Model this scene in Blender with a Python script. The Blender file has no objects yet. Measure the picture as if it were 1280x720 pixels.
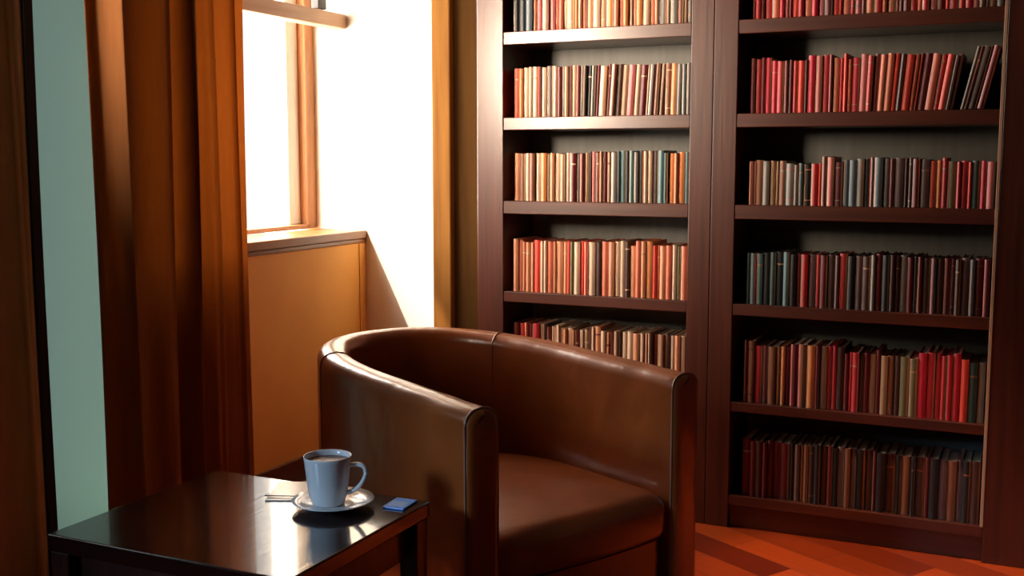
import bpy, bmesh, math, random
from mathutils import Vector, Matrix, noise
random.seed(7)
S = bpy.context.scene
COL = S.collection
R = math.radians

# ------------------------------------------------------------------ helpers
def link_mesh(name, bm, mats, parent=None, smooth=False, bevel=0.0, seg=2):
    me = bpy.data.meshes.new(name)
    bmesh.ops.recalc_face_normals(bm, faces=bm.faces[:])
    bm.to_mesh(me); bm.free()
    if not isinstance(mats, (list, tuple)): mats = [mats]
    for m in mats: me.materials.append(m)
    if smooth:
        for p in me.polygons: p.use_smooth = True
    o = bpy.data.objects.new(name, me); COL.objects.link(o)
    if parent is not None: o.parent = parent
    if bevel:
        b = o.modifiers.new('edge', 'BEVEL'); b.width = bevel; b.segments = seg; b.limit_method = 'ANGLE'; b.angle_limit = R(40)
    return o

def box(bm, x0, x1, y0, y1, z0, z1, mi=0):
    v = [bm.verts.new(p) for p in ((x0,y0,z0),(x1,y0,z0),(x1,y1,z0),(x0,y1,z0),(x0,y0,z1),(x1,y0,z1),(x1,y1,z1),(x0,y1,z1))]
    for f in ((0,3,2,1),(4,5,6,7),(0,1,5,4),(1,2,6,5),(2,3,7,6),(3,0,4,7)):
        bm.faces.new([v[i] for i in f]).material_index = mi

def boxes(*bs):
    bm = bmesh.new()
    for b in bs: box(bm, *b)
    return bm

def tag(o, label=None, cat=None, group=None, kind=None):
    if label: o['label'] = label
    if cat: o['category'] = cat
    if group: o['group'] = group
    if kind: o['kind'] = kind
    return o

def thing(name, loc, label, cat, group=None, rz=0.0):
    e = bpy.data.objects.new(name, None); COL.objects.link(e)
    e.location = loc; e.rotation_euler = (0, 0, rz); e.empty_display_size = .05
    return tag(e, label, cat, group)

def lathe(prof, n=64, ox=0, oy=0):
    bm = bmesh.new(); rings = []
    for (r, z) in prof:
        if r < 1e-6: rings.append([bm.verts.new((ox, oy, z))]); continue
        rings.append([bm.verts.new((ox + r*math.cos(2*math.pi*k/n), oy + r*math.sin(2*math.pi*k/n), z)) for k in range(n)])
    for a, b in zip(rings, rings[1:]):
        for k in range(n):
            k2 = (k+1) % n
            if len(a) == 1 and len(b) == 1: continue
            if len(a) == 1: bm.faces.new((a[0], b[k], b[k2]))
            elif len(b) == 1: bm.faces.new((a[k], a[k2], b[0]))
            else: bm.faces.new((a[k], a[k2], b[k2], b[k]))
    return bm

def tube(bm, pts, rad, n=8, closed=False, flat=1.0):
    pts = [Vector(p) for p in pts]; N = len(pts); rings = []
    up = Vector((0, 0, 1))
    for i, p in enumerate(pts):
        a = pts[(i-1) % N] if (closed or i > 0) else p
        b = pts[(i+1) % N] if (closed or i < N-1) else p
        t = (b - a).normalized()
        s = t.cross(up)
        if s.length < .05: s = t.cross(Vector((0, 1, 0)))
        s.normalize(); w = s.cross(t).normalized()
        r_ = rad[i] if isinstance(rad, (list, tuple)) else rad
        rings.append([bm.verts.new(p + s*(r_*math.cos(2*math.pi*k/n)) + w*(flat*r_*math.sin(2*math.pi*k/n))) for k in range(n)])
    rng = range(N) if closed else range(N-1)
    for i in rng:
        a, b = rings[i], rings[(i+1) % N]
        for k in range(n): bm.faces.new((a[k], a[(k+1) % n], b[(k+1) % n], b[k]))
    if not closed:
        bm.faces.new(rings[0][::-1]); bm.faces.new(rings[-1])

# ------------------------------------------------------------------ materials
def mat(name, col, rough=.5, metal=0.0, coat=0.0, coat_rough=.1, spec=.5, sub=None):
    m = bpy.data.materials.new(name); m.use_nodes = True
    b = m.node_tree.nodes['Principled BSDF']
    b.inputs['Base Color'].default_value = (*col, 1); b.inputs['Roughness'].default_value = rough
    b.inputs['Metallic'].default_value = metal; b.inputs['Coat Weight'].default_value = coat
    b.inputs['Coat Roughness'].default_value = coat_rough; b.inputs['Specular IOR Level'].default_value = spec
    return m

def vary(m, c2, scale=(6, 6, 6), detail=4, lo=.35, hi=.65, bump=0.0, bump_scale=None, rough_var=0.0):
    """mix the base colour with c2 through stretched noise, optional bump"""
    nt = m.node_tree; b = nt.nodes['Principled BSDF']; L = nt.links
    tc = nt.nodes.new('ShaderNodeTexCoord'); mp = nt.nodes.new('ShaderNodeMapping')
    mp.inputs['Scale'].default_value = scale; L.new(tc.outputs['Object'], mp.inputs['Vector'])
    nz = nt.nodes.new('ShaderNodeTexNoise'); nz.inputs['Scale'].default_value = 1; nz.inputs['Detail'].default_value = detail
    L.new(mp.outputs[0], nz.inputs['Vector'])
    cr = nt.nodes.new('ShaderNodeValToRGB'); cr.color_ramp.elements[0].position = lo; cr.color_ramp.elements[1].position = hi
    c1 = b.inputs['Base Color'].default_value[:]
    cr.color_ramp.elements[0].color = c1; cr.color_ramp.elements[1].color = (*c2, 1)
    L.new(nz.outputs['Fac'], cr.inputs[0]); L.new(cr.outputs[0], b.inputs['Base Color'])
    if bump:
        n2 = nt.nodes.new('ShaderNodeTexNoise'); n2.inputs['Scale'].default_value = 1; n2.inputs['Detail'].default_value = 5
        mp2 = nt.nodes.new('ShaderNodeMapping'); mp2.inputs['Scale'].default_value = bump_scale or scale
        L.new(tc.outputs['Object'], mp2.inputs['Vector']); L.new(mp2.outputs[0], n2.inputs['Vector'])
        bp = nt.nodes.new('ShaderNodeBump'); bp.inputs['Strength'].default_value = bump; bp.inputs['Distance'].default_value = .01
        L.new(n2.outputs['Fac'], bp.inputs['Height']); L.new(bp.outputs[0], b.inputs['Normal'])
    return m

def wood(name, c1, c2, rough, axis='z', coat=0.0, coat_rough=.1):
    m = mat(name, c1, rough, coat=coat, coat_rough=coat_rough)
    sc = {'z': (45, 45, 2.2), 'x': (2.2, 45, 45), 'y': (45, 2.2, 45)}[axis]
    return vary(m, c2, sc, 5, .3, .7, .06, tuple(q*1.6 for q in sc))

M = {}
M['case_v'] = wood('dark_wood_upright', (.095, .020, .008), (.052, .010, .004), .36, 'z', coat=.55, coat_rough=.25)
M['case_h'] = wood('dark_wood_board', (.095, .020, .008), (.056, .011, .005), .36, 'x', coat=.55, coat_rough=.25)
M['case_back'] = wood('grey_back_board', (.12, .112, .095), (.095, .09, .075), .5, 'z')
M['edge_highlight'] = mat('painted_edge_highlight', (.48, .28, .18), .4)  # pale colour stands in for the highlight along the stile edge
M['frame'] = wood('window_wood', (.42, .19, .07), (.30, .12, .04), .4, 'z')
M['frame_pale'] = wood('pale_window_sash', (.80, .77, .70), (.74, .70, .62), .5, 'z')
M['sill'] = wood('sill_wood', (.30, .13, .045), (.17, .065, .02), .35, 'y')
M['pelmet'] = wood('pelmet_wood', (.55, .36, .22), (.45, .27, .15), .45, 'y')
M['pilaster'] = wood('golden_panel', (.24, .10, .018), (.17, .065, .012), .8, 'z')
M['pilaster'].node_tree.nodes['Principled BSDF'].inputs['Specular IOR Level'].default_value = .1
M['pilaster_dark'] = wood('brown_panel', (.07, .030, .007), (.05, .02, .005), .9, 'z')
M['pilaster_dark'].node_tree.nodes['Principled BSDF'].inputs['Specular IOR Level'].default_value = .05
M['white_wall'] = vary(mat('cream_plaster', (.82, .77, .68), .8), (.79, .73, .64), (3, 3, 3), bump=.05, bump_scale=(60, 60, 60))
M['orange_wall'] = vary(mat('amber_plaster', (.80, .38, .075), .75), (.74, .34, .065), (3, 3, 3), bump=.05, bump_scale=(60, 60, 60))
M['teal_wall'] = vary(mat('pale_teal_plaster', (.36, .50, .46), .7), (.33, .47, .43), (2, 2, 2), bump=.04, bump_scale=(50, 50, 50))
M['dim_wall'] = vary(mat('brown_plaster', (.09, .045, .025), .8), (.08, .04, .022), (2, 2, 2))
M['ceiling'] = vary(mat('ceiling_paint', (.20, .14, .10), .9), (.18, .13, .09), (2, 2, 2))
M['table_top'] = wood('lacquered_dark_wood', (.022, .005, .004), (.012, .003, .0025), .16, 'y', coat=.8, coat_rough=.05)
M['table_leg'] = wood('dark_table_wood', (.050, .016, .011), (.028, .009, .007), .3, 'z', coat=.3)
M['ceramic'] = mat('white_glaze', (.82, .82, .82), .18, coat=.5, coat_rough=.05)
M['coffee'] = vary(mat('milky_coffee', (.36, .17, .11), .35), (.16, .06, .035), (55, 55, 55), lo=.4, hi=.6)
M['paper'] = vary(mat('white_paper', (.88, .86, .82), .3, coat=.6, coat_rough=.15), (.8, .78, .73), (20, 20, 20))
M['blue'] = vary(mat('blue_paper', (.12, .36, .92), .4), (.18, .45, .98), (30, 30, 30))
M['pale_blue'] = mat('pale_blue_print', (.35, .58, .9), .4)
M['steel'] = mat('brushed_steel', (.35, .33, .32), .3, metal=1)
M['piping'] = mat('leather_piping', (.34, .17, .10), .4)
M['rubber'] = mat('dark_foot', (.02, .015, .012), .5)
M['lamp_ring'] = mat('lamp_ring', (.6, .6, .58), .4, metal=.6)

def leather():
    m = mat('brown_leather', (.38, .090, .016), .32, coat=.7, coat_rough=.2)
    vary(m, (.25, .055, .010), (5, 5, 5), 6, .3, .75)
    nt = m.node_tree; L = nt.links; b = nt.nodes['Principled BSDF']
    tc = nt.nodes.new('ShaderNodeTexCoord')
    v = nt.nodes.new('ShaderNodeTexVoronoi'); v.inputs['Scale'].default_value = 260; v.feature = 'DISTANCE_TO_EDGE'
    w = nt.nodes.new('ShaderNodeTexNoise'); w.inputs['Scale'].default_value = 7; w.inputs['Detail'].default_value = 3; w.inputs['Distortion'].default_value = .2
    L.new(tc.outputs['Object'], v.inputs['Vector']); L.new(tc.outputs['Object'], w.inputs['Vector'])
    b1 = nt.nodes.new('ShaderNodeBump'); b1.inputs['Strength'].default_value = .12; b1.inputs['Distance'].default_value = .001
    b2 = nt.nodes.new('ShaderNodeBump'); b2.inputs['Strength'].default_value = .28; b2.inputs['Distance'].default_value = .02
    L.new(v.outputs['Distance'], b1.inputs['Height']); L.new(w.outputs['Fac'], b2.inputs['Height'])
    L.new(b2.outputs[0], b1.inputs['Normal']); L.new(b1.outputs[0], b.inputs['Normal'])
    L.new(b1.outputs[0], b.inputs['Coat Normal'])
    return m
M['leather'] = leather()

def cloth(name, col, col2, trans):
    m = mat(name, col, .85, spec=.1); vary(m, col2, (70, 70, 6), 4, .3, .7, .15, (500, 500, 500))
    nt = m.node_tree; b = nt.nodes['Principled BSDF']; out = nt.nodes['Material Output']
    t = nt.nodes.new('ShaderNodeBsdfTranslucent'); t.inputs['Color'].default_value = (col[0]*1.3, col[1]*1.5, col[2]*1.3, 1)
    mx = nt.nodes.new('ShaderNodeMixShader'); mx.inputs[0].default_value = trans
    nt.links.new(b.outputs[0], mx.inputs[1]); nt.links.new(t.outputs[0], mx.inputs[2]); nt.links.new(mx.outputs[0], out.inputs['Surface'])
    return m
M['curtain'] = cloth('rust_curtain_cloth', (.40, .165, .06), (.32, .125, .045), .34)
M['drape'] = cloth('tan_curtain_cloth', (.62, .38, .22), (.55, .33, .18), .3)
M['lining'] = mat('black_lining', (.012, .009, .008), .8)

def glass():
    m = bpy.data.materials.new('window_glass'); m.use_nodes = True; nt = m.node_tree; nt.nodes.remove(nt.nodes['Principled BSDF'])
    t = nt.nodes.new('ShaderNodeBsdfTransparent'); g = nt.nodes.new('ShaderNodeBsdfGlossy'); g.inputs['Roughness'].default_value = .02
    mx = nt.nodes.new('ShaderNodeMixShader'); mx.inputs[0].default_value = .06
    nt.links.new(t.outputs[0], mx.inputs[1]); nt.links.new(g.outputs[0], mx.inputs[2]); nt.links.new(mx.outputs[0], nt.nodes['Material Output'].inputs['Surface'])
    return m
M['glass'] = glass()
def frosted():
    m = mat('teal_frosted_glass', (.10, .16, .145), .35); nt = m.node_tree; b = nt.nodes['Principled BSDF']
    t = nt.nodes.new('ShaderNodeBsdfTranslucent'); t.inputs['Color'].default_value = (.58, .68, .65, 1)
    mx = nt.nodes.new('ShaderNodeMixShader'); mx.inputs[0].default_value = .7
    nt.links.new(b.outputs[0], mx.inputs[1]); nt.links.new(t.outputs[0], mx.inputs[2]); nt.links.new(mx.outputs[0], nt.nodes['Material Output'].inputs['Surface'])
    return m
M['frosted'] = frosted()

def parquet():
    """red-brown strip parquet laid at an angle: planks of random tone"""
    m = mat('red_parquet', (.4, .1, .03), .3, coat=.3, coat_rough=.15)
    nt = m.node_tree; L = nt.links; b = nt.nodes['Principled BSDF']
    tc = nt.nodes.new('ShaderNodeTexCoord'); mp = nt.nodes.new('ShaderNodeMapping'); mp.inputs['Rotation'].default_value = (0, 0, R(30))
    L.new(tc.outputs['Object'], mp.inputs['Vector'])
    br = nt.nodes.new('ShaderNodeTexBrick'); br.inputs['Scale'].default_value = 1
    br.inputs['Brick Width'].default_value = .52; br.inputs['Row Height'].default_value = .13; br.inputs['Mortar Size'].default_value = .0012
    br.inputs['Color1'].default_value = (.62, .085, .012, 1); br.inputs['Color2'].default_value = (.15, .014, .004, 1); br.inputs['Mortar'].default_value = (.08, .02, .01, 1)
    br.offset = .5; br.inputs['Bias'].default_value = 0
    L.new(mp.outputs[0], br.inputs['Vector'])
    mp2 = nt.nodes.new('ShaderNodeMapping'); mp2.inputs['Scale'].default_value = (3, 60, 3); L.new(mp.outputs[0], mp2.inputs['Vector'])
    nz = nt.nodes.new('ShaderNodeTexNoise'); nz.inputs['Scale'].default_value = 1; nz.inputs['Detail'].default_value = 5; L.new(mp2.outputs[0], nz.inputs['Vector'])
    mr = nt.nodes.new('ShaderNodeMapRange'); mr.inputs[3].default_value = .75; mr.inputs[4].default_value = 1.2; L.new(nz.outputs['Fac'], mr.inputs[0])
    vm = nt.nodes.new('ShaderNodeVectorMath'); vm.operation = 'SCALE'; L.new(br.outputs['Color'], vm.inputs[0]); L.new(mr.outputs[0], vm.inputs['Scale'])
    L.new(vm.outputs[0], b.inputs['Base Color'])
    return m
M['floor'] = parquet()

# ------------------------------------------------------------------ room
XW, XL = -2.93, -2.685          # window plane, face of the low wall under the ledge
YB = 4.20                        # wall behind the bookcases
YR = 2.84                        # start of the window recess
RX, FY, ZC = 2.6, -2.2, 2.75
def struct(name, bm, m, **k):
    o = link_mesh(name, bm, m, **k); o['kind'] = 'structure'; return o
struct('floor', boxes((XW-.3, RX+.15, FY-.15, YB+.15, -.1, 0)), M['floor'])
struct('ceiling', boxes((XW-.3, RX+.15, FY-.15, YB+.15, ZC, ZC+.12)), M['ceiling'])
struct('wall_back', boxes((XW-.3, RX+.15, YB, YB+.15, 0, ZC)), M['white_wall'])
struct('wall_right', boxes((RX, RX+.15, FY, YB, 0, ZC)), M['dim_wall'])
struct('wall_front', boxes((XW-.3, RX+.15, FY-.15, FY, 0, ZC)), M['dim_wall'])
# left side: low wall under the window ledge, lintel, solid stretch, second window opening further along
W2a, W2b, W2z0, W2z1 = .75, 1.95, 1.15, 2.35
W3a, W3b = -1.5, -.3
PA, PB = 2.26, 2.74            # frosted pane between the two curtains
struct('wall_left', boxes((XW-.2, XL, YR, YB, 0, .945), (XW-.2, XW, YR, YB, 2.42, ZC)), M['orange_wall'])
struct('wall_left_pale', boxes((XW-.2, XL, W2b, PA, 0, ZC), (XW-.2, XL, PB, YR, 0, ZC), (XW-.2, XL, PA, PB, 0, .10), (XW-.2, XL, PA, PB, 2.5, ZC), (XW-.2, XL, W3b, W2a, 0, ZC), (XW-.2, XL, FY, W3a, 0, ZC), (XW-.2, XL, W2a, W2b, 0, W2z0), (XW-.2, XL, W2a, W2b, W2z1, ZC), (XW-.2, XL, W3a, W3b, 0, W2z0), (XW-.2, XL, W3a, W3b, W2z1, ZC)), M['teal_wall'])
struct('trim_1', boxes((XL, XL+.004, YB-.05, YB, .10, .944)), M['orange_wall'], bevel=.001)
struct('baseboard_left', boxes((XL, XL+.016, W2b, YB-.06, 0, .0995)), M['case_h'], bevel=.003)
# ledge
sill = struct('trim_2', boxes((XW, XL+.012, YR+.002, YB-.001, .965, 1.0)), M['sill'], bevel=.004)
o = link_mesh('sill_moulding', boxes((XL-.02, XL+.006, YR+.002, YB-.001, .945, .9649)), M['sill'], parent=sill, bevel=.006, seg=3)
# wood panelling between wall and bookcase
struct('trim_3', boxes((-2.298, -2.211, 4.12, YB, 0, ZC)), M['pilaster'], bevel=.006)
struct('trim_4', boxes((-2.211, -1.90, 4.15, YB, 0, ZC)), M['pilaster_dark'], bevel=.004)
# window 1
def window(name, y0, y1, z0, z1, x, fw, mulls, m_frame, m_sash):
    r = thing(name, (x, (y0+y1)/2, z0), None, None); r['kind'] = 'structure'
    def P(nm, bs, m, bv=.004):
        bm = bmesh.new()
        for (a, b, c, d, e, f) in bs: box(bm, a-x, b-x, c-(y0+y1)/2, d-(y0+y1)/2, e-z0, f-z0)
        return link_mesh(nm, bm, m, parent=r, bevel=bv)
    P('window_frame', [(x-.06, x+.03, y0, y0+fw, z0, z1), (x-.06, x+.03, y1-fw, y1, z0, z1), (x-.06, x+.03, y0+fw, y1-fw, z0, z0+.02), (x-.06, x+.03, y0+fw, y1-fw, z1-fw, z1)], m_frame)
    # inner sash: paler
    s = .085; a, b = y0+fw, y1-fw
    bs = [(x-.05, x-.01, b-s, b, z0+.02, z1-fw), (x-.05, x-.01, a, a+s, z0+.02, z1-fw)]
    for ym in mulls: bs.append((x-.05, x-.01, ym-.02, ym+.02, z0+.02, z1-fw))
    P('window_sash', bs, m_sash)
    P('window_pane', [(x-.034, x-.028, a+s, b-s, z0+.02, z1-fw)], M['glass'], 0)
    return r
w1 = window('window_1', YR+.003, YB-.003, 1.003, 2.42, XW-.035, .066, [3.35], M['frame'], M['frame_pale'])
w2 = window('window_2', W2a, W2b, W2z0, W2z1, XL-.06, .06, [1.15], M['frame'], M['frame_pale'])
w3 = window('fill_window_3', W3a, W3b, W2z0, W2z1, XL-.06, .06, [-.9], M['frame'], M['frame_pale'])  # unseen window added to go with the cool fill
w4 = thing('window_4', (XL-.03, (PA+PB)/2, .10), None, None); w4['kind'] = 'structure'
link_mesh('window_frame', boxes((-.03, .025, -.24, -.215, 0, 2.4), (-.03, .025, .215, .24, 0, 2.4), (-.03, .025, -.215, .215, 2.37, 2.4), (-.03, .025, -.215, .215, 0, .02)), M['frame_pale'], parent=w4, bevel=.003)
link_mesh('frosted_pane', boxes((-.004, .004, -.215, .215, .02, 2.37)), M['frosted'], parent=w4)
# horizontal wooden rail of the blind across the window
pel = thing('blind_rail', (-2.80, 3.52, 1.885), 'pale wooden rail running across the upper part of the window', 'blind')
link_mesh('rail', boxes((-.03, .04, -.66, .675, -.012, .05)), M['pelmet'], parent=pel, bevel=.004)
link_mesh('bracket', boxes((-.02, .018, .50, .56, .0585, .12)), M['rubber'], parent=pel, bevel=.003)

# ------------------------------------------------------------------ curtains
def curtain(name, xc, y0, y1, z0, z1, folds, amp, m, label, seed, lean=0.0, edge=None, trim_side=1):
    rnd = random.Random(seed)
    n, nz = 220, 26
    ph = [rnd.uniform(0, 6.28) for _ in range(4)]
    root = thing(name, (xc, (y0+y1)/2, z0), label, 'curtain')
    bm = bmesh.new(); g = []
    yc = (y0+y1)/2
    def at(t, k):
        w = t + .035*math.sin(2*math.pi*t*1.3+ph[0]) + .02*math.sin(2*math.pi*t*2.9+ph[1])
        a = amp*(.65+.35*math.sin(2*math.pi*t*1.7+ph[2]))*(1-.12*k)
        s = math.sin(2*math.pi*folds*w+ph[3])
        dx = a*math.copysign(abs(s)**.75, s) + .35*a*math.sin(2*math.pi*folds*2.15*w + 1.2*k)
        dy = .012*math.cos(2*math.pi*folds*w+ph[3]) + lean*(1-k)*t
        return dx, (y0-yc)+(y1-y0)*t+dy
    for i in range(n+1):
        row = []
        for j in range(nz+1):
            k = j/nz; dx, yy = at(i/n, k)
            row.append(bm.verts.new((dx + .006*math.sin(5*k+9*i/n), yy, (z1-z0)*k)))
        g.append(row)
    for i in range(n):
        for j in range(nz): bm.faces.new((g[i][j], g[i+1][j], g[i+1][j+1], g[i][j+1]))
    o = link_mesh('panel', bm, m, parent=root, smooth=True)
    s = o.modifiers.new('thick', 'SOLIDIFY'); s.thickness = .003
    if edge:
        bm = bmesh.new(); t = 1.0 if trim_side > 0 else 0.0; rows = []
        for j in range(nz+1):
            k = j/nz; dx, yy = at(t, k)
            dx += .006*math.sin(5*k+9*t)
            rows.append([bm.verts.new((dx+q, yy+w, (z1-z0)*k)) for q, w in ((-.012, .004*trim_side), (.012, .004*trim_side), (.012, edge*trim_side), (-.012, edge*trim_side))])
        for a, b in zip(rows, rows[1:]):
            for q in range(4): bm.faces.new((a[q], a[(q+1) % 4], b[(q+1) % 4], b[q]))
        bm.faces.new(rows[0]); bm.faces.new(rows[-1])
        link_mesh('edge_trim', bm, M['lining'], parent=root)
    return root
curtain('curtain', -2.50, 2.495, 3.19, .02, 2.62, 5.2, .055, M['curtain'],
        'long rust orange curtain hanging in deep folds beside the bright window', 3)
curtain('curtain', -2.625, 2.05, 2.335, .02, 2.62, 2.0, .028, M['drape'],
        'tan brown curtain with a black edge at the far left, before the pale teal wall', 11, edge=.034)

# ------------------------------------------------------------------ bookcases
YF = 3.85; BD = .30
X0, X1, X2, XM, X3, X4, X5 = -1.950, -1.840, -1.115, -1.034, -.950, -.109, .075
ZT = [2.058, 1.783, 1.467, 1.154, .808, .458, .120]         # board tops
ZB = [2.012, 1.736, 1.420, 1.105, .768, .424, .0]
def bookcase(label, xa, xb, xc, xd, band):
    r = thing('bookcase', ((xa+xd)/2, YF, 0), label, 'bookcase', 'dark wooden bookcases')
    cx = (xa+xd)/2
    def P(nm, m, *bs, bv=.0025):
        bm = bmesh.new()
        for (a, b, c, d, e, f) in bs: box(bm, a-cx, b-cx, c, d, e, f)
        return link_mesh(nm, bm, m, parent=r, bevel=bv)
    zt = 2.40
    P('side_panel', M['case_v'], (xa, xb, 0, BD, 0, zt)); P('side_panel', M['case_v'], (xc, xd, 0, BD, 0, zt))
    P('back_panel', M['case_back'], (xb, xc, BD-.018, BD, .12, zt-.05), bv=0)
    P('top_panel', M['case_h'], (xb, xc, 0, BD, zt-.05, zt))
    for t, b in zip(ZT[:-1], ZB[:-1]): P('shelf', M['case_h'], (xb+.0005, xc-.0005, .002, BD-.0185, b, t))
    P('shelf', M['case_h'], (xb+.0005, xc-.0005, .002, BD-.0185, .085, .12))
    P('plinth', M['case_h'], (xb+.0005, xc-.0005, .02, .04, 0, .0845))
    if band: tag(P('highlight_strip', M['edge_highlight'], (xc-.010, xc-.0003, -.002, .004, .12, zt-.05), bv=.001), 'thin pale strip painted as the lit stile edge')
    return r
bookcase('dark wooden bookcase behind the armchair, nearer the window', X0, X1, X2, XM-.0006, False)
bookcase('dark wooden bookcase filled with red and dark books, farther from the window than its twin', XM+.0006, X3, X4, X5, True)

# ------------------------------------------------------------------ books
PAL = {   # name: colour
 'cream': (.74, .52, .36), 'peach': (.74, .32, .17), 'salmon': (.66, .17, .09), 'orange': (.78, .26, .08), 'scarlet': (.72, .06, .035),
 'red': (.48, .028, .03), 'crimson': (.55, .018, .04), 'maroon': (.13, .010, .010), 'dark brown': (.07, .025, .015), 'brown': (.25, .09, .04),
 'tan': (.42, .24, .13), 'grey': (.26, .23, .20), 'slate': (.12, .15, .17), 'teal': (.10, .19, .20), 'black': (.015, .014, .014),
 'olive': (.16, .13, .06), 'pink': (.60, .16, .15), 'dark green': (.03, .055, .045), 'mauve': (.15, .09, .09)}
BM = {k: vary(mat('cover_'+k.replace(' ', '_'), c, .45), tuple(min(1, q*.72) for q in c), (160, 160, 9), 3, .4, .62) for k, c in PAL.items()}
M['pages'] = vary(mat('book_pages', (.72, .62, .48), .85), (.6, .5, .38), (600, 600, 8))
def book_bm(bm, w, h, d, acc, bands, x=0, y=0, z=0, ang=0.0, mi=(0, 1, 2)):
    """cover boards, slightly bowed spine, inset page block, accent strip/bands; bottom-right corner at the pivot when leaning"""
    n0 = len(bm.verts)
    t = min(.0022, w*.18)
    box(bm, 0, t, 0, d, 0, h, mi[0]); box(bm, w-t, w, 0, d, 0, h, mi[0])          # boards
    box(bm, t, w-t, .003, d-.004, .003, h-.004, mi[1])                             # pages
    k = 5; lo = []; hi = []                                                        # bowed spine
    for i in range(k+1):
        q = i/k; yy = -.0055*math.sin(math.pi*q)
        lo.append(bm.verts.new((w*q, yy, 0))); hi.append(bm.verts.new((w*q, yy, h)))
    for i in range(k):
        f = bm.faces.new((lo[i], lo[i+1], hi[i+1], hi[i]))
        f.material_index = mi[2] if (acc == 1 and i == 0) or (acc == 2 and i >= k-1) or (acc == 3 and i in (0, k-1)) else mi[0]
    bm.faces.new(hi).material_index = mi[0]; bm.faces.new(lo[::-1]).material_index = mi[0]
    for (a, b) in bands:                                                           # title bands round the spine
        pv = [(w*i/k, -.0055*math.sin(math.pi*i/k)-.0004) for i in range(k+1)]
        for i in range(k):
            if i in (0, k-1) and b-a < .02: continue
            v = [bm.verts.new((pv[i][0], pv[i][1], h*a)), bm.verts.new((pv[i+1][0], pv[i+1][1], h*a)), bm.verts.new((pv[i+1][0], pv[i+1][1], h*b)), bm.verts.new((pv[i][0], pv[i][1], h*b))]
            bm.faces.new(v).material_index = mi[2]
    bm.verts.ensure_lookup_table()
    vs = [v for v in bm.verts][n0:]
    if ang:
        for v in vs:      # rotate about the bottom right edge, top towards +x
            X, Z = v.co.x-w, v.co.z
            v.co.x = w + X*math.cos(ang) + Z*math.sin(ang); v.co.z = -X*math.sin(ang) + Z*math.cos(ang)
    for v in vs: v.co += Vector((x, y, z))

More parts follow.
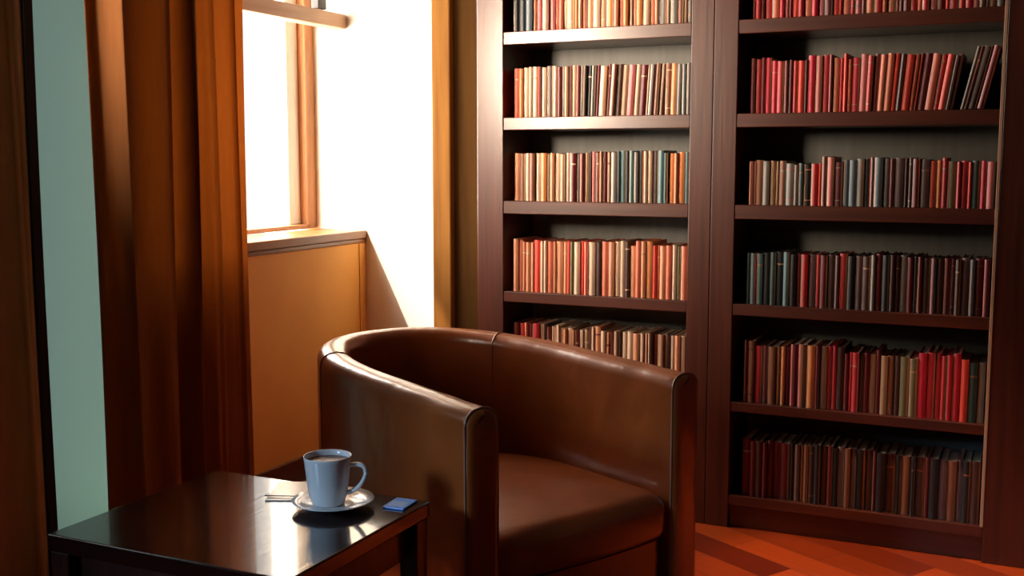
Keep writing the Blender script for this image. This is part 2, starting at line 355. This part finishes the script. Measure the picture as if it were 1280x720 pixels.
# each row: bookcase, board index, count, segments [(fraction, [colours])], height range, lean function, set
rows = [
 ('A', 1, 34, [(.09, ['black', 'black', 'slate']), (.10, ['peach', 'pink', 'cream']), (.06, ['maroon', 'pink']), (.1, ['scarlet', 'salmon', 'cream']), (.52, ['peach', 'orange', 'cream', 'salmon', 'peach', 'cream']), (.2, ['tan', 'grey', 'grey', 'brown'])], (.20, .21), 0, 'stuff'),
 ('A', 2, 36, [(.06, ['scarlet', 'orange']), (.22, ['cream', 'maroon', 'cream', 'red', 'cream', 'dark brown']), (.18, ['grey', 'peach', 'maroon', 'cream', 'pink']), (.1, ['dark brown', 'black', 'maroon']), (.28, ['cream', 'maroon', 'cream', 'dark brown', 'tan', 'pink']), (.10, ['orange', 'cream', 'brown']), (.08, ['grey', 'slate'])], (.176, .184), 1, 'book'),
 ('A', 3, 36, [(.22, ['peach', 'brown', 'cream', 'orange', 'salmon', 'cream', 'olive']), (.07, ['cream', 'tan']), (.2, ['maroon', 'mauve', 'maroon', 'tan', 'dark brown', 'pink']), (.12, ['peach', 'maroon', 'tan', 'grey']), (.17, ['slate', 'teal', 'grey', 'teal', 'grey', 'black']), (.08, ['maroon', 'cream', 'dark brown']), (.045, ['teal', 'dark green']), (.08, ['orange', 'peach', 'orange']), (.02, ['teal'])], (.172, .186), 0, 'book'),
 ('A', 4, 36, [(.12, ['peach', 'cream', 'salmon']), (.18, ['peach', 'scarlet', 'cream', 'tan', 'salmon', 'peach']), (.12, ['peach', 'scarlet', 'olive', 'cream']), (.06, ['scarlet', 'orange']), (.2, ['cream', 'dark brown', 'salmon', 'peach', 'cream']), (.22, ['peach', 'salmon', 'cream', 'orange', 'scarlet', 'salmon']), (.05, ['cream', 'olive', 'grey']), (.04, ['salmon', 'brown'])], (.188, .205), 0, 'book'),
 ('A', 5, 38, [(.13, ['maroon', 'red', 'salmon']), (.87, ['cream', 'peach', 'maroon', 'cream', 'tan', 'dark brown', 'cream', 'peach'])], (.215, .232), 0, 'stuff'),
 ('B', 1, 42, [(.08, ['maroon', 'red']), (.82, ['red', 'salmon', 'crimson', 'pink', 'maroon', 'scarlet']), (.1, ['brown', 'grey'])], (.20, .21), 0, 'stuff'),
 ('B', 2, 41, [(.08, ['maroon', 'red', 'maroon']), (.75, ['crimson', 'pink', 'red', 'maroon', 'salmon', 'red', 'scarlet', 'dark brown']), (.17, ['mauve', 'maroon', 'grey', 'maroon', 'grey'])], (.168, .19), 2, 'book'),
 ('B', 3, 38, [(.02, ['maroon']), (.04, ['brown']), (.13, ['grey', 'tan', 'tan', 'brown']), (.06, ['slate', 'teal']), (.04, ['black', 'dark green']), (.07, ['red', 'scarlet', 'maroon']), (.05, ['pink', 'maroon', 'tan']), (.18, ['mauve', 'slate', 'grey', 'black']), (.15, ['maroon', 'mauve', 'red', 'dark brown']), (.07, ['scarlet', 'orange', 'red']), (.04, ['olive', 'dark brown']), (.08, ['red', 'crimson', 'scarlet']), (.04, ['dark green']), (.05, ['crimson', 'pink'])], (.14, .178), 0, 'book'),
 ('B', 4, 38, [(.22, ['dark green', 'slate', 'teal', 'black']), (.2, ['maroon', 'dark brown', 'mauve', 'red']), (.28, ['black', 'mauve', 'dark brown', 'grey', 'maroon']), (.3, ['maroon', 'dark brown', 'mauve', 'slate', 'maroon'])], (.178, .188), 0, 'book'),
 ('B', 5, 38, [(.14, ['maroon', 'brown', 'red']), (.2, ['brown', 'orange', 'maroon', 'tan']), (.2, ['red', 'red', 'dark brown', 'maroon']), (.08, ['tan', 'maroon']), (.1, ['brown', 'dark brown', 'olive']), (.14, ['crimson', 'red', 'maroon', 'red']), (.06, ['crimson', 'scarlet']), (.05, ['dark green', 'grey'])], (.195, .225), 0, 'book'),
 ('B', 6, 36, [(.2, ['maroon', 'maroon', 'dark brown']), (.06, ['black', 'mauve']), (.06, ['brown', 'brown']), (.68, ['dark brown', 'black', 'dark brown', 'maroon', 'black', 'mauve', 'brown'])], (.20, .215), 0, 'book'),
]
ORD = ['first','second','third','fourth','fifth','sixth','seventh','eighth','ninth','tenth','eleventh','twelfth','thirteenth','fourteenth','fifteenth','sixteenth','seventeenth','eighteenth','nineteenth','twentieth']
def ordn(i):
    if i < 20: return ORD[i]
    tens, u = divmod(i+1, 10)
    T = {2: 'twenty', 3: 'thirty', 4: 'forty'}[tens]
    if u == 0: return {2: 'twentieth', 3: 'thirtieth', 4: 'fortieth'}[tens]
    return T + '-' + ORD[u-1]
ROWN = ['top', 'second', 'third', 'fourth', 'fifth', 'sixth']
stuff_bm = bmesh.new(); stuff_keys = list(PAL); stuff_mats = [BM[k] for k in stuff_keys] + [M['pages']]
n_books = 0
for (case, bi, cnt, segs, (h0, h1), leanmode, kind) in rows:
    rnd = random.Random(bi*17 + (100 if case == 'B' else 0))
    xa, xb = (X1+.034, X2-.006) if case == 'A' else (X3+.042, X4-.014)
    z = ZT[bi] + .0006
    # colours
    cols = []
    tot = sum(s[0] for s in segs)
    for s in segs:
        for j in range(max(1, round(cnt*s[0]/tot))): cols.append(s[1][j % len(s[1])] if rnd.random() < .8 else rnd.choice(s[1]))
    n = len(cols)
    ws = [rnd.uniform(.55, 1.35) for _ in range(n)]
    hs = []
    base = rnd.uniform(h0, h1)
    for i in range(n):
        if rnd.random() < .25: base = rnd.uniform(h0, h1)
        hs.append(base + rnd.uniform(-.003, .003))
    angs = [0.0]*n
    if leanmode == 1:
        for i in range(n):
            if i > n*.35: angs[i] = R(min(3.2, .35*(i-n*.35)))
            if i > n-6: angs[i] = 0 if i > n-3 else R(1.0)
    if leanmode == 2:
        for i in range(n):
            if i > n*.45: angs[i] = R(min(9.0, .55*(i-n*.45)))
            if i >= n-5: angs[i] = R(12.5); hs[i] = .20
    gaps = [0.0]*n
    for i in range(1, n):
        d = angs[i-1]-angs[i]
        if d > 0: gaps[i] = hs[i-1]*math.sin(d)+.001
    if leanmode == 2: gaps[n-5] = .022
    space = xb-xa - sum(gaps) - hs[-1]*math.sin(angs[-1])
    need = sum(w/math.cos(a) for w, a in zip(ws, angs))
    k = space/need
    pos = []; x = xa
    for i in range(n):
        x += gaps[i]; pos.append(x); x += ws[i]*k/math.cos(angs[i])
    names = []
    row_name = ROWN[bi-1]; bc = 'left' if case == 'A' else 'right'
    for i in range(n):
        w = ws[i]*k - .0016
        # leaning: shift so that successive parallel books touch (pivot at bottom right edge)
        d = rnd.uniform(.15, .19)
        acc = rnd.choice([0, 0, 1, 2, 1, 2, 3]); bands = []
        q = rnd.random()
        if q < .12: bands = [(.76, .79)]
        elif q < .18: bands = [(.12, .14), (.86, .88)]
        a_col = rnd.choice(['cream', 'cream', 'peach', 'tan'] if case == 'A' else ['tan', 'grey', 'pink', 'peach', 'tan'])
        if case == 'B' and bi >= 4: a_col = rnd.choice(['tan', 'grey', 'brown', 'pink'] if bi < 6 else ['brown', 'mauve', 'grey', 'brown'])
        if a_col == cols[i]: a_col = 'maroon' if case == 'A' else 'dark brown'
        y = YF + .020 + rnd.uniform(0, .014)
        if kind == 'stuff':
            book_bm(stuff_bm, w, hs[i], d, acc, bands, pos[i], y, z, angs[i], (stuff_keys.index(cols[i]), len(stuff_keys), stuff_keys.index(a_col)))
            continue
        bm = bmesh.new(); book_bm(bm, w, hs[i], d, acc, bands, -w/2, 0, 0, angs[i])
        o = link_mesh('book', bm, [BM[cols[i]], M['pages'], BM[a_col]])
        o.location = (pos[i]+w/2, y, z); n_books += 1
        wid = 'slim' if ws[i] < .8 else ('thick' if ws[i] > 1.12 else None)
        names.append([o, cols[i], wid, angs[i] > R(5), a_col if acc in (1, 2, 3) else None, i])
    if kind == 'stuff': continue
    key1 = lambda e: (e[1], e[2])
    for j, e in enumerate(names):
        o, c, wd, leaning, a_col, i = e
        desc = ' '.join(p for p in (wd, 'leaning' if leaning else None, c, 'book') if p)
        place = f'{row_name} row of the {bc} bookcase'
        same = [f for f in names if f[1] == c and f[2] == wd and f[3] == leaning]
        nb = lambda t: (names[t-1][1] if t > 0 else None, names[t+1][1] if t < len(names)-1 else None)
        if len([f for f in names if f[1] == c]) == 1:
            lab = f'only {desc} in the {place}'
        elif len(same) == 1: lab = f'{desc}, alone of its sort in the {place}'
        else:
            lab = f'{desc}, {ordn(i)} from the window end, {place}'
        tag(o, lab, 'book', f'books in the {place}')
o = link_mesh('books', stuff_bm, stuff_mats)
tag(o, 'dense books in both topmost rows and the half hidden row behind the armchair', 'books', None, 'stuff')

# ------------------------------------------------------------------ side table
TX0, TX1, TY0, TY1, TZ = -1.803, -1.200, 1.605, 2.130, .55
tab = thing('side_table', ((TX0+TX1)/2, (TY0+TY1)/2, 0), 'low square dark lacquered wooden table carrying the coffee cup', 'table')
hx, hy = (TX1-TX0)/2, (TY1-TY0)/2
link_mesh('tabletop', boxes((-hx, hx, -hy, hy, TZ-.036, TZ)), M['table_top'], parent=tab, bevel=.004, seg=3)
link_mesh('apron', boxes((-hx+.03, hx-.03, -hy+.03, -hy+.05, TZ-.12, TZ-.0365), (-hx+.03, hx-.03, hy-.05, hy-.03, TZ-.12, TZ-.0365),
                         (-hx+.03, -hx+.05, -hy+.0505, hy-.0505, TZ-.12, TZ-.0365), (hx-.05, hx-.03, -hy+.0505, hy-.0505, TZ-.12, TZ-.0365)), M['table_leg'], parent=tab, bevel=.002)
for sx in (-1, 1):
    for sy in (-1, 1):
        bm = bmesh.new(); t0, t1 = .024, .017
        cx, cy = sx*(hx-.028), sy*(hy-.028)
        vs = [bm.verts.new((cx+a*t, cy+b*t, zz)) for t, zz in ((t1, 0), (t0, TZ-.0368)) for a, b in ((-1, -1), (1, -1), (1, 1), (-1, 1))]
        for f in ((3, 2, 1, 0), (4, 5, 6, 7), (0, 1, 5, 4), (1, 2, 6, 5), (2, 3, 7, 6), (3, 0, 4, 7)): bm.faces.new([vs[q] for q in f])
        link_mesh('leg', bm, M['table_leg'], parent=tab, bevel=.002)

# cup, saucer, spoon, papers
CX, CY = -1.372, 2.002
sau = link_mesh('saucer', lathe([(0, .004), (.030, .004), (.034, 0), (.040, 0), (.045, .004), (.070, .0105), (.0885, .0175), (.0905, .0188), (.0895, .0202), (.070, .0135), (.046, .0075), (.036, .0068), (.030, .0072), (0, .0072)], 72), M['ceramic'], smooth=True)
sau.location = (CX, CY, TZ+.0004)
tag(sau, 'round white saucer under the coffee cup', 'saucer')
cup = thing('coffee_cup', (CX-.010, CY-.004, TZ+.0080), 'white ceramic cup of milky coffee with a rounded handle, on the saucer', 'cup')
H = .108
outer = [(0, .002), (.026, .002), (.028, 0), (.033, 0), (.036, .004), (.0415, .02), (.0455, .045), (.0485, .075), (.0515, .100), (.0525, H)]
inner = [(.0518, H+.001), (.0502, H), (.0488, .098), (.0455, .075), (.0425, .045), (.038, .02), (.030, .010), (0, .009)]
link_mesh('body', lathe(outer+inner, 72), M['ceramic'], parent=cup, smooth=True)
link_mesh('coffee', lathe([(0, .0965), (.030, .0963), (.0440, .0962), (.0484, .0968), (.0484, .0935), (.047, .0850), (0, .085)], 64), M['coffee'], parent=cup, smooth=True)
bm = bmesh.new(); hp = []
hd = Vector((math.cos(R(18)), math.sin(R(18)), 0))
for (r_, z_) in ((.0475, .088), (.060, .0905), (.074, .090), (.083, .084), (.0855, .072), (.081, .058), (.072, .044), (.061, .034), (.051, .029), (.0415, .027)):
    hp.append((hd.x*r_, hd.y*r_, z_))
# smooth the handle path
def cr(P, m=5):
    P = [Vector(p) for p in P]; out = []
    for i in range(len(P)-1):
        p0 = P[max(0, i-1)]; p1 = P[i]; p2 = P[i+1]; p3 = P[min(len(P)-1, i+2)]
        for k in range(m):
            t = k/m
            out.append(.5*((2*p1)+(-p0+p2)*t+(2*p0-5*p1+4*p2-p3)*t*t+(-p0+3*p1-3*p2+p3)*t**3))
    out.append(P[-1]); return out
tube(bm, cr(hp), .0062, 12, flat=.8)
link_mesh('handle', bm, M['ceramic'], parent=cup, smooth=True)
# paper napkin, half under the saucer
nap = link_mesh('paper_napkin', boxes((-.055, .055, -.075, .075, 0, .0012), (-.054, .050, -.073, .072, .0013, .0024)), M['paper'], bevel=.0004)
nap.location = (-1.515, 2.062, TZ+.0004); nap.rotation_euler = (0, 0, R(24))
tag(nap, 'folded white paper napkin lying behind the cup, left of it', 'napkin')
# teaspoon resting on the napkin
sp = thing('teaspoon', (-1.470, 2.022, TZ+.0034), 'small dark steel teaspoon lying on the napkin beside the saucer', 'spoon', rz=R(200))
bm = bmesh.new()
tube(bm, [(0, 0, .0025), (.03, 0, .0028), (.06, 0, .0024), (.085, 0, .0022)], [.0016, .0018, .0022, .0030], 8, flat=.6)
link_mesh('handle', bm, M['steel'], parent=sp, smooth=True)
bm = bmesh.new()
bmesh.ops.create_uvsphere(bm, u_segments=20, v_segments=12, radius=1)
for v in bm.verts:
    x, y, z = v.co; v.co = Vector((-.016+x*.017, y*.0105, .0024+(z*.0022 if z < 0 else z*.0006)))
link_mesh('spoon_bowl', bm, M['steel'], parent=sp, smooth=True)
# blue packet, to the right of the saucer
bp = link_mesh('paper_packet', boxes((-.026, .026, -.036, .036, 0, .004)), [M['blue']], bevel=.0016)
bp.location = (-1.247, 2.078, TZ+.0004); bp.rotation_euler = (0, 0, R(4))
tag(bp, 'small bright blue paper packet at the table corner beside the saucer', 'packet')
link_mesh('printed_panel', boxes((-.018, .018, -.026, .010, .0041, .0044)), M['pale_blue'], parent=bp)

# ------------------------------------------------------------------ tub armchair
e_ = Vector((.451, .893)).normalized()
ch = thing('armchair', (-.985, 2.56, 0), 'brown leather tub armchair with curved wraparound back, between table and bookcases', 'armchair', rz=math.atan2(e_.y, e_.x))
# local axes: +x = from the near arm to the far arm, +y = towards the back
Wd, Dp, SD, Tn = .77, 1.04, .40, .093
def rim(v): return .742 + .030*max(0, min(1, v/Dp))
def upath(nq=40, ne=2.35):
    a = Wd/2; out = []
    for k in range(9): out.append((-a, SD*k/8))
    for k in range(1, nq):
        t = math.pi*k/nq; c, s = math.cos(t), math.sin(t)
        out.append((-a*math.copysign(abs(c)**(2/ne), c), SD+(Dp-SD)*abs(s)**(2/ne)))
    for k in range(8, -1, -1): out.append((a, SD*k/8))
    # resample evenly
    P = [Vector(p) for p in out]; L = [0]
    for p, q in zip(P, P[1:]): L.append(L[-1]+(q-p).length)
    m = 110; res = []; j = 0
    for i in range(m+1):
        s = L[-1]*i/m
        while j < len(L)-2 and L[j+1] < s: j += 1
        t = (s-L[j])/max(1e-9, L[j+1]-L[j]); res.append(P[j].lerp(P[j+1], max(0, min(1, t))))
    return res
UP = upath()
def nrm(i):
    a = UP[max(0, i-2)]; b = UP[min(len(UP)-1, i+2)]; t = (b-a).normalized()
    return Vector((t.y, -t.x))*-1 if False else Vector((-t.y, t.x))   # outward
def outward(i):
    n = nrm(i); c = Vector((0, SD))
    return n if (UP[i]-c).dot(n) > 0 else -n
def profile(zr, r=.038, inset=0.0):
    """(q, z): q = 0 outer face .. Tn inner face"""
    a = inset; pts = [(a+.006, .055), (a, .075), (a, .25), (a, .45), (a, .6), (a, zr-r-a*.4)]
    for k in range(1, 7):
        t = math.pi/2*k/6; pts.append((a+r-r*math.cos(t), zr-a-r+r*math.sin(t)))
    pts.append((Tn/2, zr-a+.002))
    for k in range(0, 6):
        t = math.pi/2*k/6; pts.append((Tn-a-r+r*math.sin(t), zr-a-r+r*math.cos(t)))
    pts += [(Tn-a, zr-r-a*.4), (Tn-a, .6), (Tn-a, .45), (Tn-a, .25), (Tn-a, .075), (Tn-a-.006, .055)]
    return pts
bm = bmesh.new(); G = []
nU = len(UP)
stations = []
rr = .014
for k in range(5):                           # rounded front end of the near arm
    t = math.pi/2*k/4; stations.append((0, -rr+rr*(1-math.cos(t))*1.0 if False else -rr*math.cos(t), rr*(1-math.sin(t))))
for i in range(1, nU-1): stations.append((i, 0.0, 0.0))
for k in range(4, -1, -1):
    t = math.pi/2*k/4; stations.append((nU-1, -rr*math.cos(t), rr*(1-math.sin(t))))
for (i, dv, ins) in stations:
    p = UP[i]; n = outward(i); zr = rim(p.y)
    G.append([bm.verts.new((p.x-n.x*q, p.y+dv-n.y*q, z)) for q, z in profile(zr, inset=ins)])
for a, b in zip(G, G[1:]):
    for k in range(len(a)-1): bm.faces.new((a[k], a[k+1], b[k+1], b[k]))
    bm.faces.new((a[-1], a[0], b[0], b[-1]))
bm.faces.new(G[0]); bm.faces.new(G[-1][::-1])
shell = link_mesh('backrest_and_arms', bm, M['leather'], parent=ch, smooth=True)
# gentle leather creases on the shell near the arm tips
for v in shell.data.vertices:
    c = v.co
    amp = .0022*max(0, 1-abs(c.y-.12)/.25)
    if c.z > .3: v.co = c + Vector((amp*math.sin(30*c.y+22*c.z+4*noise.noise(c*9)), 0, 0))
def at_station(i, grow=.0008):
    p = UP[i]; n = outward(i); zr = rim(p.y)
    return [Vector((p.x-n.x*q, p.y-n.y*q, z)) + Vector((n.x*(grow if q < Tn/2 else -grow), n.y*(grow if q < Tn/2 else -grow), grow if z > zr-.02 else 0)) for q, z in profile(zr)]
for i in (34, 76):                           # seams where the back piece meets the arms
    bm = bmesh.new(); tube(bm, at_station(i), .0022, 6)
    link_mesh('seam', bm, M['leather'], parent=ch, smooth=True)
for side in (0, 1):                          # piping round each arm front
    i = 0 if side == 0 else nU-1
    bm = bmesh.new(); pts = [p+Vector((0, -.004, 0)) for p in at_station(i, .0012)]
    tube(bm, cr(pts, 2), .0026, 6)
    tag(link_mesh('piping', bm, M['piping'], parent=ch, smooth=True), 'pale brown piping round the arm front')
# seat
def seat_outline(off, front, n=96, ne=2.5):
    a = Wd/2-Tn-.002-off; back = .70; pts = []
    for k in range(49):
        t = math.pi*k/48; c, s = math.cos(t), math.sin(t)
        pts.append((a*math.copysign(abs(c)**(2/ne), c), .30+(back-off-.30)*abs(s)**(2/ne)))
    fr = front+off; r = .05
    pts.append((-a, .15))
    for k in range(7):
        t = math.pi/2*k/6; pts.append((-a+r-r*math.cos(t), fr+r-r*math.sin(t)))
    for k in range(1, 10): pts.append((-a+r+(2*a-2*r)*k/10, fr-.012*math.sin(math.pi*k/10)))
    for k in range(7):
        t = math.pi/2*k/6; pts.append((a-r+r*math.sin(t), fr+r-r*math.cos(t)))
    pts.append((a, .15))
    return pts
def layered(rings, cz, dome=0.0):
    bm = bmesh.new(); R_ = []
    for pts, z in rings: R_.append([bm.verts.new((x, y, z)) for x, y in pts])
    for a, b in zip(R_, R_[1:]):
        for k in range(len(a)): bm.faces.new((a[k], a[(k+1) % len(a)], b[(k+1) % len(a)], b[k]))
    bm.faces.new(R_[0][::-1])
    last, (lp, lz) = R_[-1], rings[-1]
    cx = sum(p[0] for p in lp)/len(lp); cy = sum(p[1] for p in lp)/len(lp)
    prev = last
    for s in (.85, .7, .55, .4, .25, .1):
        cur = []
        for (x, y) in lp:
            xx, yy = cx+(x-cx)*s, cy+(y-cy)*s
            zz = lz + dome*(1-s*s) + .0022*math.sin(46*yy+9*xx)*(1-s)
            cur.append(bm.verts.new((xx, yy, zz)))
        for k in range(len(cur)): bm.faces.new((prev[k], prev[(k+1) % len(cur)], cur[(k+1) % len(cur)], cur[k]))
        prev = cur
    bm.faces.new(prev)
    return bm
rg = []
for k in range(6):
    t = math.pi/2*k/5; rg.append((seat_outline(.03*(1-math.sin(t)), -.012), .300+.03*(1-math.cos(t))))
for k in range(8):
    t = math.pi/2*k/7; rg.append((seat_outline(.055*(1-math.cos(t)), -.012), .385+.045*math.sin(t)))
link_mesh('seat_cushion', layered(rg, .43, .022), M['leather'], parent=ch, smooth=True)
rg = [(seat_outline(.003, .012), .055), (seat_outline(0, .010), .062), (seat_outline(0, .010), .296)]
o = link_mesh('seat_base', layered(rg, .29, .0), M['leather'], parent=ch, smooth=False)
for (lx, ly) in ((-.30, .06), (.30, .06), (-.22, .86), (.22, .86)):
    link_mesh('foot', lathe([(0, 0), (.020, 0), (.023, .004), (.026, .056), (0, .0562)], 24, lx, ly), M['rubber'], parent=ch, smooth=False)

# ------------------------------------------------------------------ added ceiling spot
def floor_spot(x, y, energy, col, size, blend, label, aim=(0, 0)):
    t = thing('added_ceiling_light', (x, y, ZC), label, 'ceiling light', 'added ceiling lights')
    link_mesh('ring', lathe([(.045, -.001), (.062, -.001), (.064, -.006), (.060, -.010), (.047, -.008), (.045, -.001)], 40), M['lamp_ring'], parent=t, smooth=True)
    l = bpy.data.lights.new('floor_spot', 'SPOT'); l.energy = energy; l.color = col; l.spot_size = R(size); l.spot_blend = blend; l.shadow_soft_size = .04
    o = bpy.data.objects.new('floor_spot', l); COL.objects.link(o); o.location = (x, y, ZC-.02)
    d = Vector((aim[0], aim[1], -1)); o.rotation_euler = d.to_track_quat('-Z', 'Y').to_euler()
floor_spot(-.30, 3.34, 200, (1, .60, .36), 31, .45, 'unseen ceiling light added to brighten the floor before the red books', aim=(.0, .02))  # unseen spot added to brighten the floor patch

# ------------------------------------------------------------------ daylight and added fill beams
def area(name, loc, sy, sz, energy, col, rot):
    l = bpy.data.lights.new(name, 'AREA'); l.shape = 'RECTANGLE'; l.size = sy; l.size_y = sz; l.energy = energy; l.color = col
    o = bpy.data.objects.new(name, l); COL.objects.link(o); o.location = loc; o.rotation_euler = rot; return o
# rectangle at the main window faces the room; the other two are added aimed beams
area('daylight_window', (XW-.30, (YR+YB)/2, 1.72), 1.30, 1.40, 180, (1, .92, .80), Vector((1, .25, -.05)).to_track_quat('-Z', 'Y').to_euler()).data.spread = R(170)
sw = area('side_fill_beam', (XL-.12, 1.42, 1.85), .6, .6, 22, (1.0, .80, .60), Vector((1, 2.40, -.06)).to_track_quat('-Z', 'Y').to_euler())  # narrow warm beam added and aimed at the left bookcase
sw.data.spread = R(54)
area('cool_fill_beam', (XL-.18, (W3a+W3b)/2, (W2z0+W2z1)/2), .95, .95, 1.7, (.45, .70, 1.0), Vector((1.4, 2.9, -1.25)).to_track_quat('-Z', 'Y').to_euler()).data.spread = R(14)  # added cool fill, a tight beam aimed at the cup
sl = bpy.data.lights.new('sun', 'SUN'); sl.energy = 14; sl.angle = R(1.2); sl.color = (1, .86, .66)
so = bpy.data.objects.new('sun', sl); COL.objects.link(so)
so.rotation_euler = Vector((1, 1.15, -2.0)).to_track_quat('-Z', 'Y').to_euler(); so.location = (-5, 1, 5)

w = bpy.data.worlds.new('World'); S.world = w; w.use_nodes = True
bg = w.node_tree.nodes['Background']; bg.inputs[0].default_value = (.95, .97, 1, 1); bg.inputs[1].default_value = 1.3

# ------------------------------------------------------------------ camera
cd = bpy.data.cameras.new('camera'); cam = bpy.data.objects.new('camera', cd); COL.objects.link(cam)
cd.sensor_width = 36; cd.lens = 1399.27/1280*36; cd.clip_start = .05
cam.location = (0, 0, 1.312); cam.rotation_euler = (R(90-6.57613), 0, R(25.0878))
S.camera = cam
S.view_settings.view_transform = 'Standard'; S.view_settings.look = 'None'
S.view_settings.gamma = 1; S.view_settings.exposure = -0.18; S.view_settings.use_curve_mapping = False
S.cycles.use_denoising = True
S.cycles.max_bounces = 8; S.cycles.diffuse_bounces = 5; S.cycles.sample_clamp_indirect = 6
print('books', n_books)
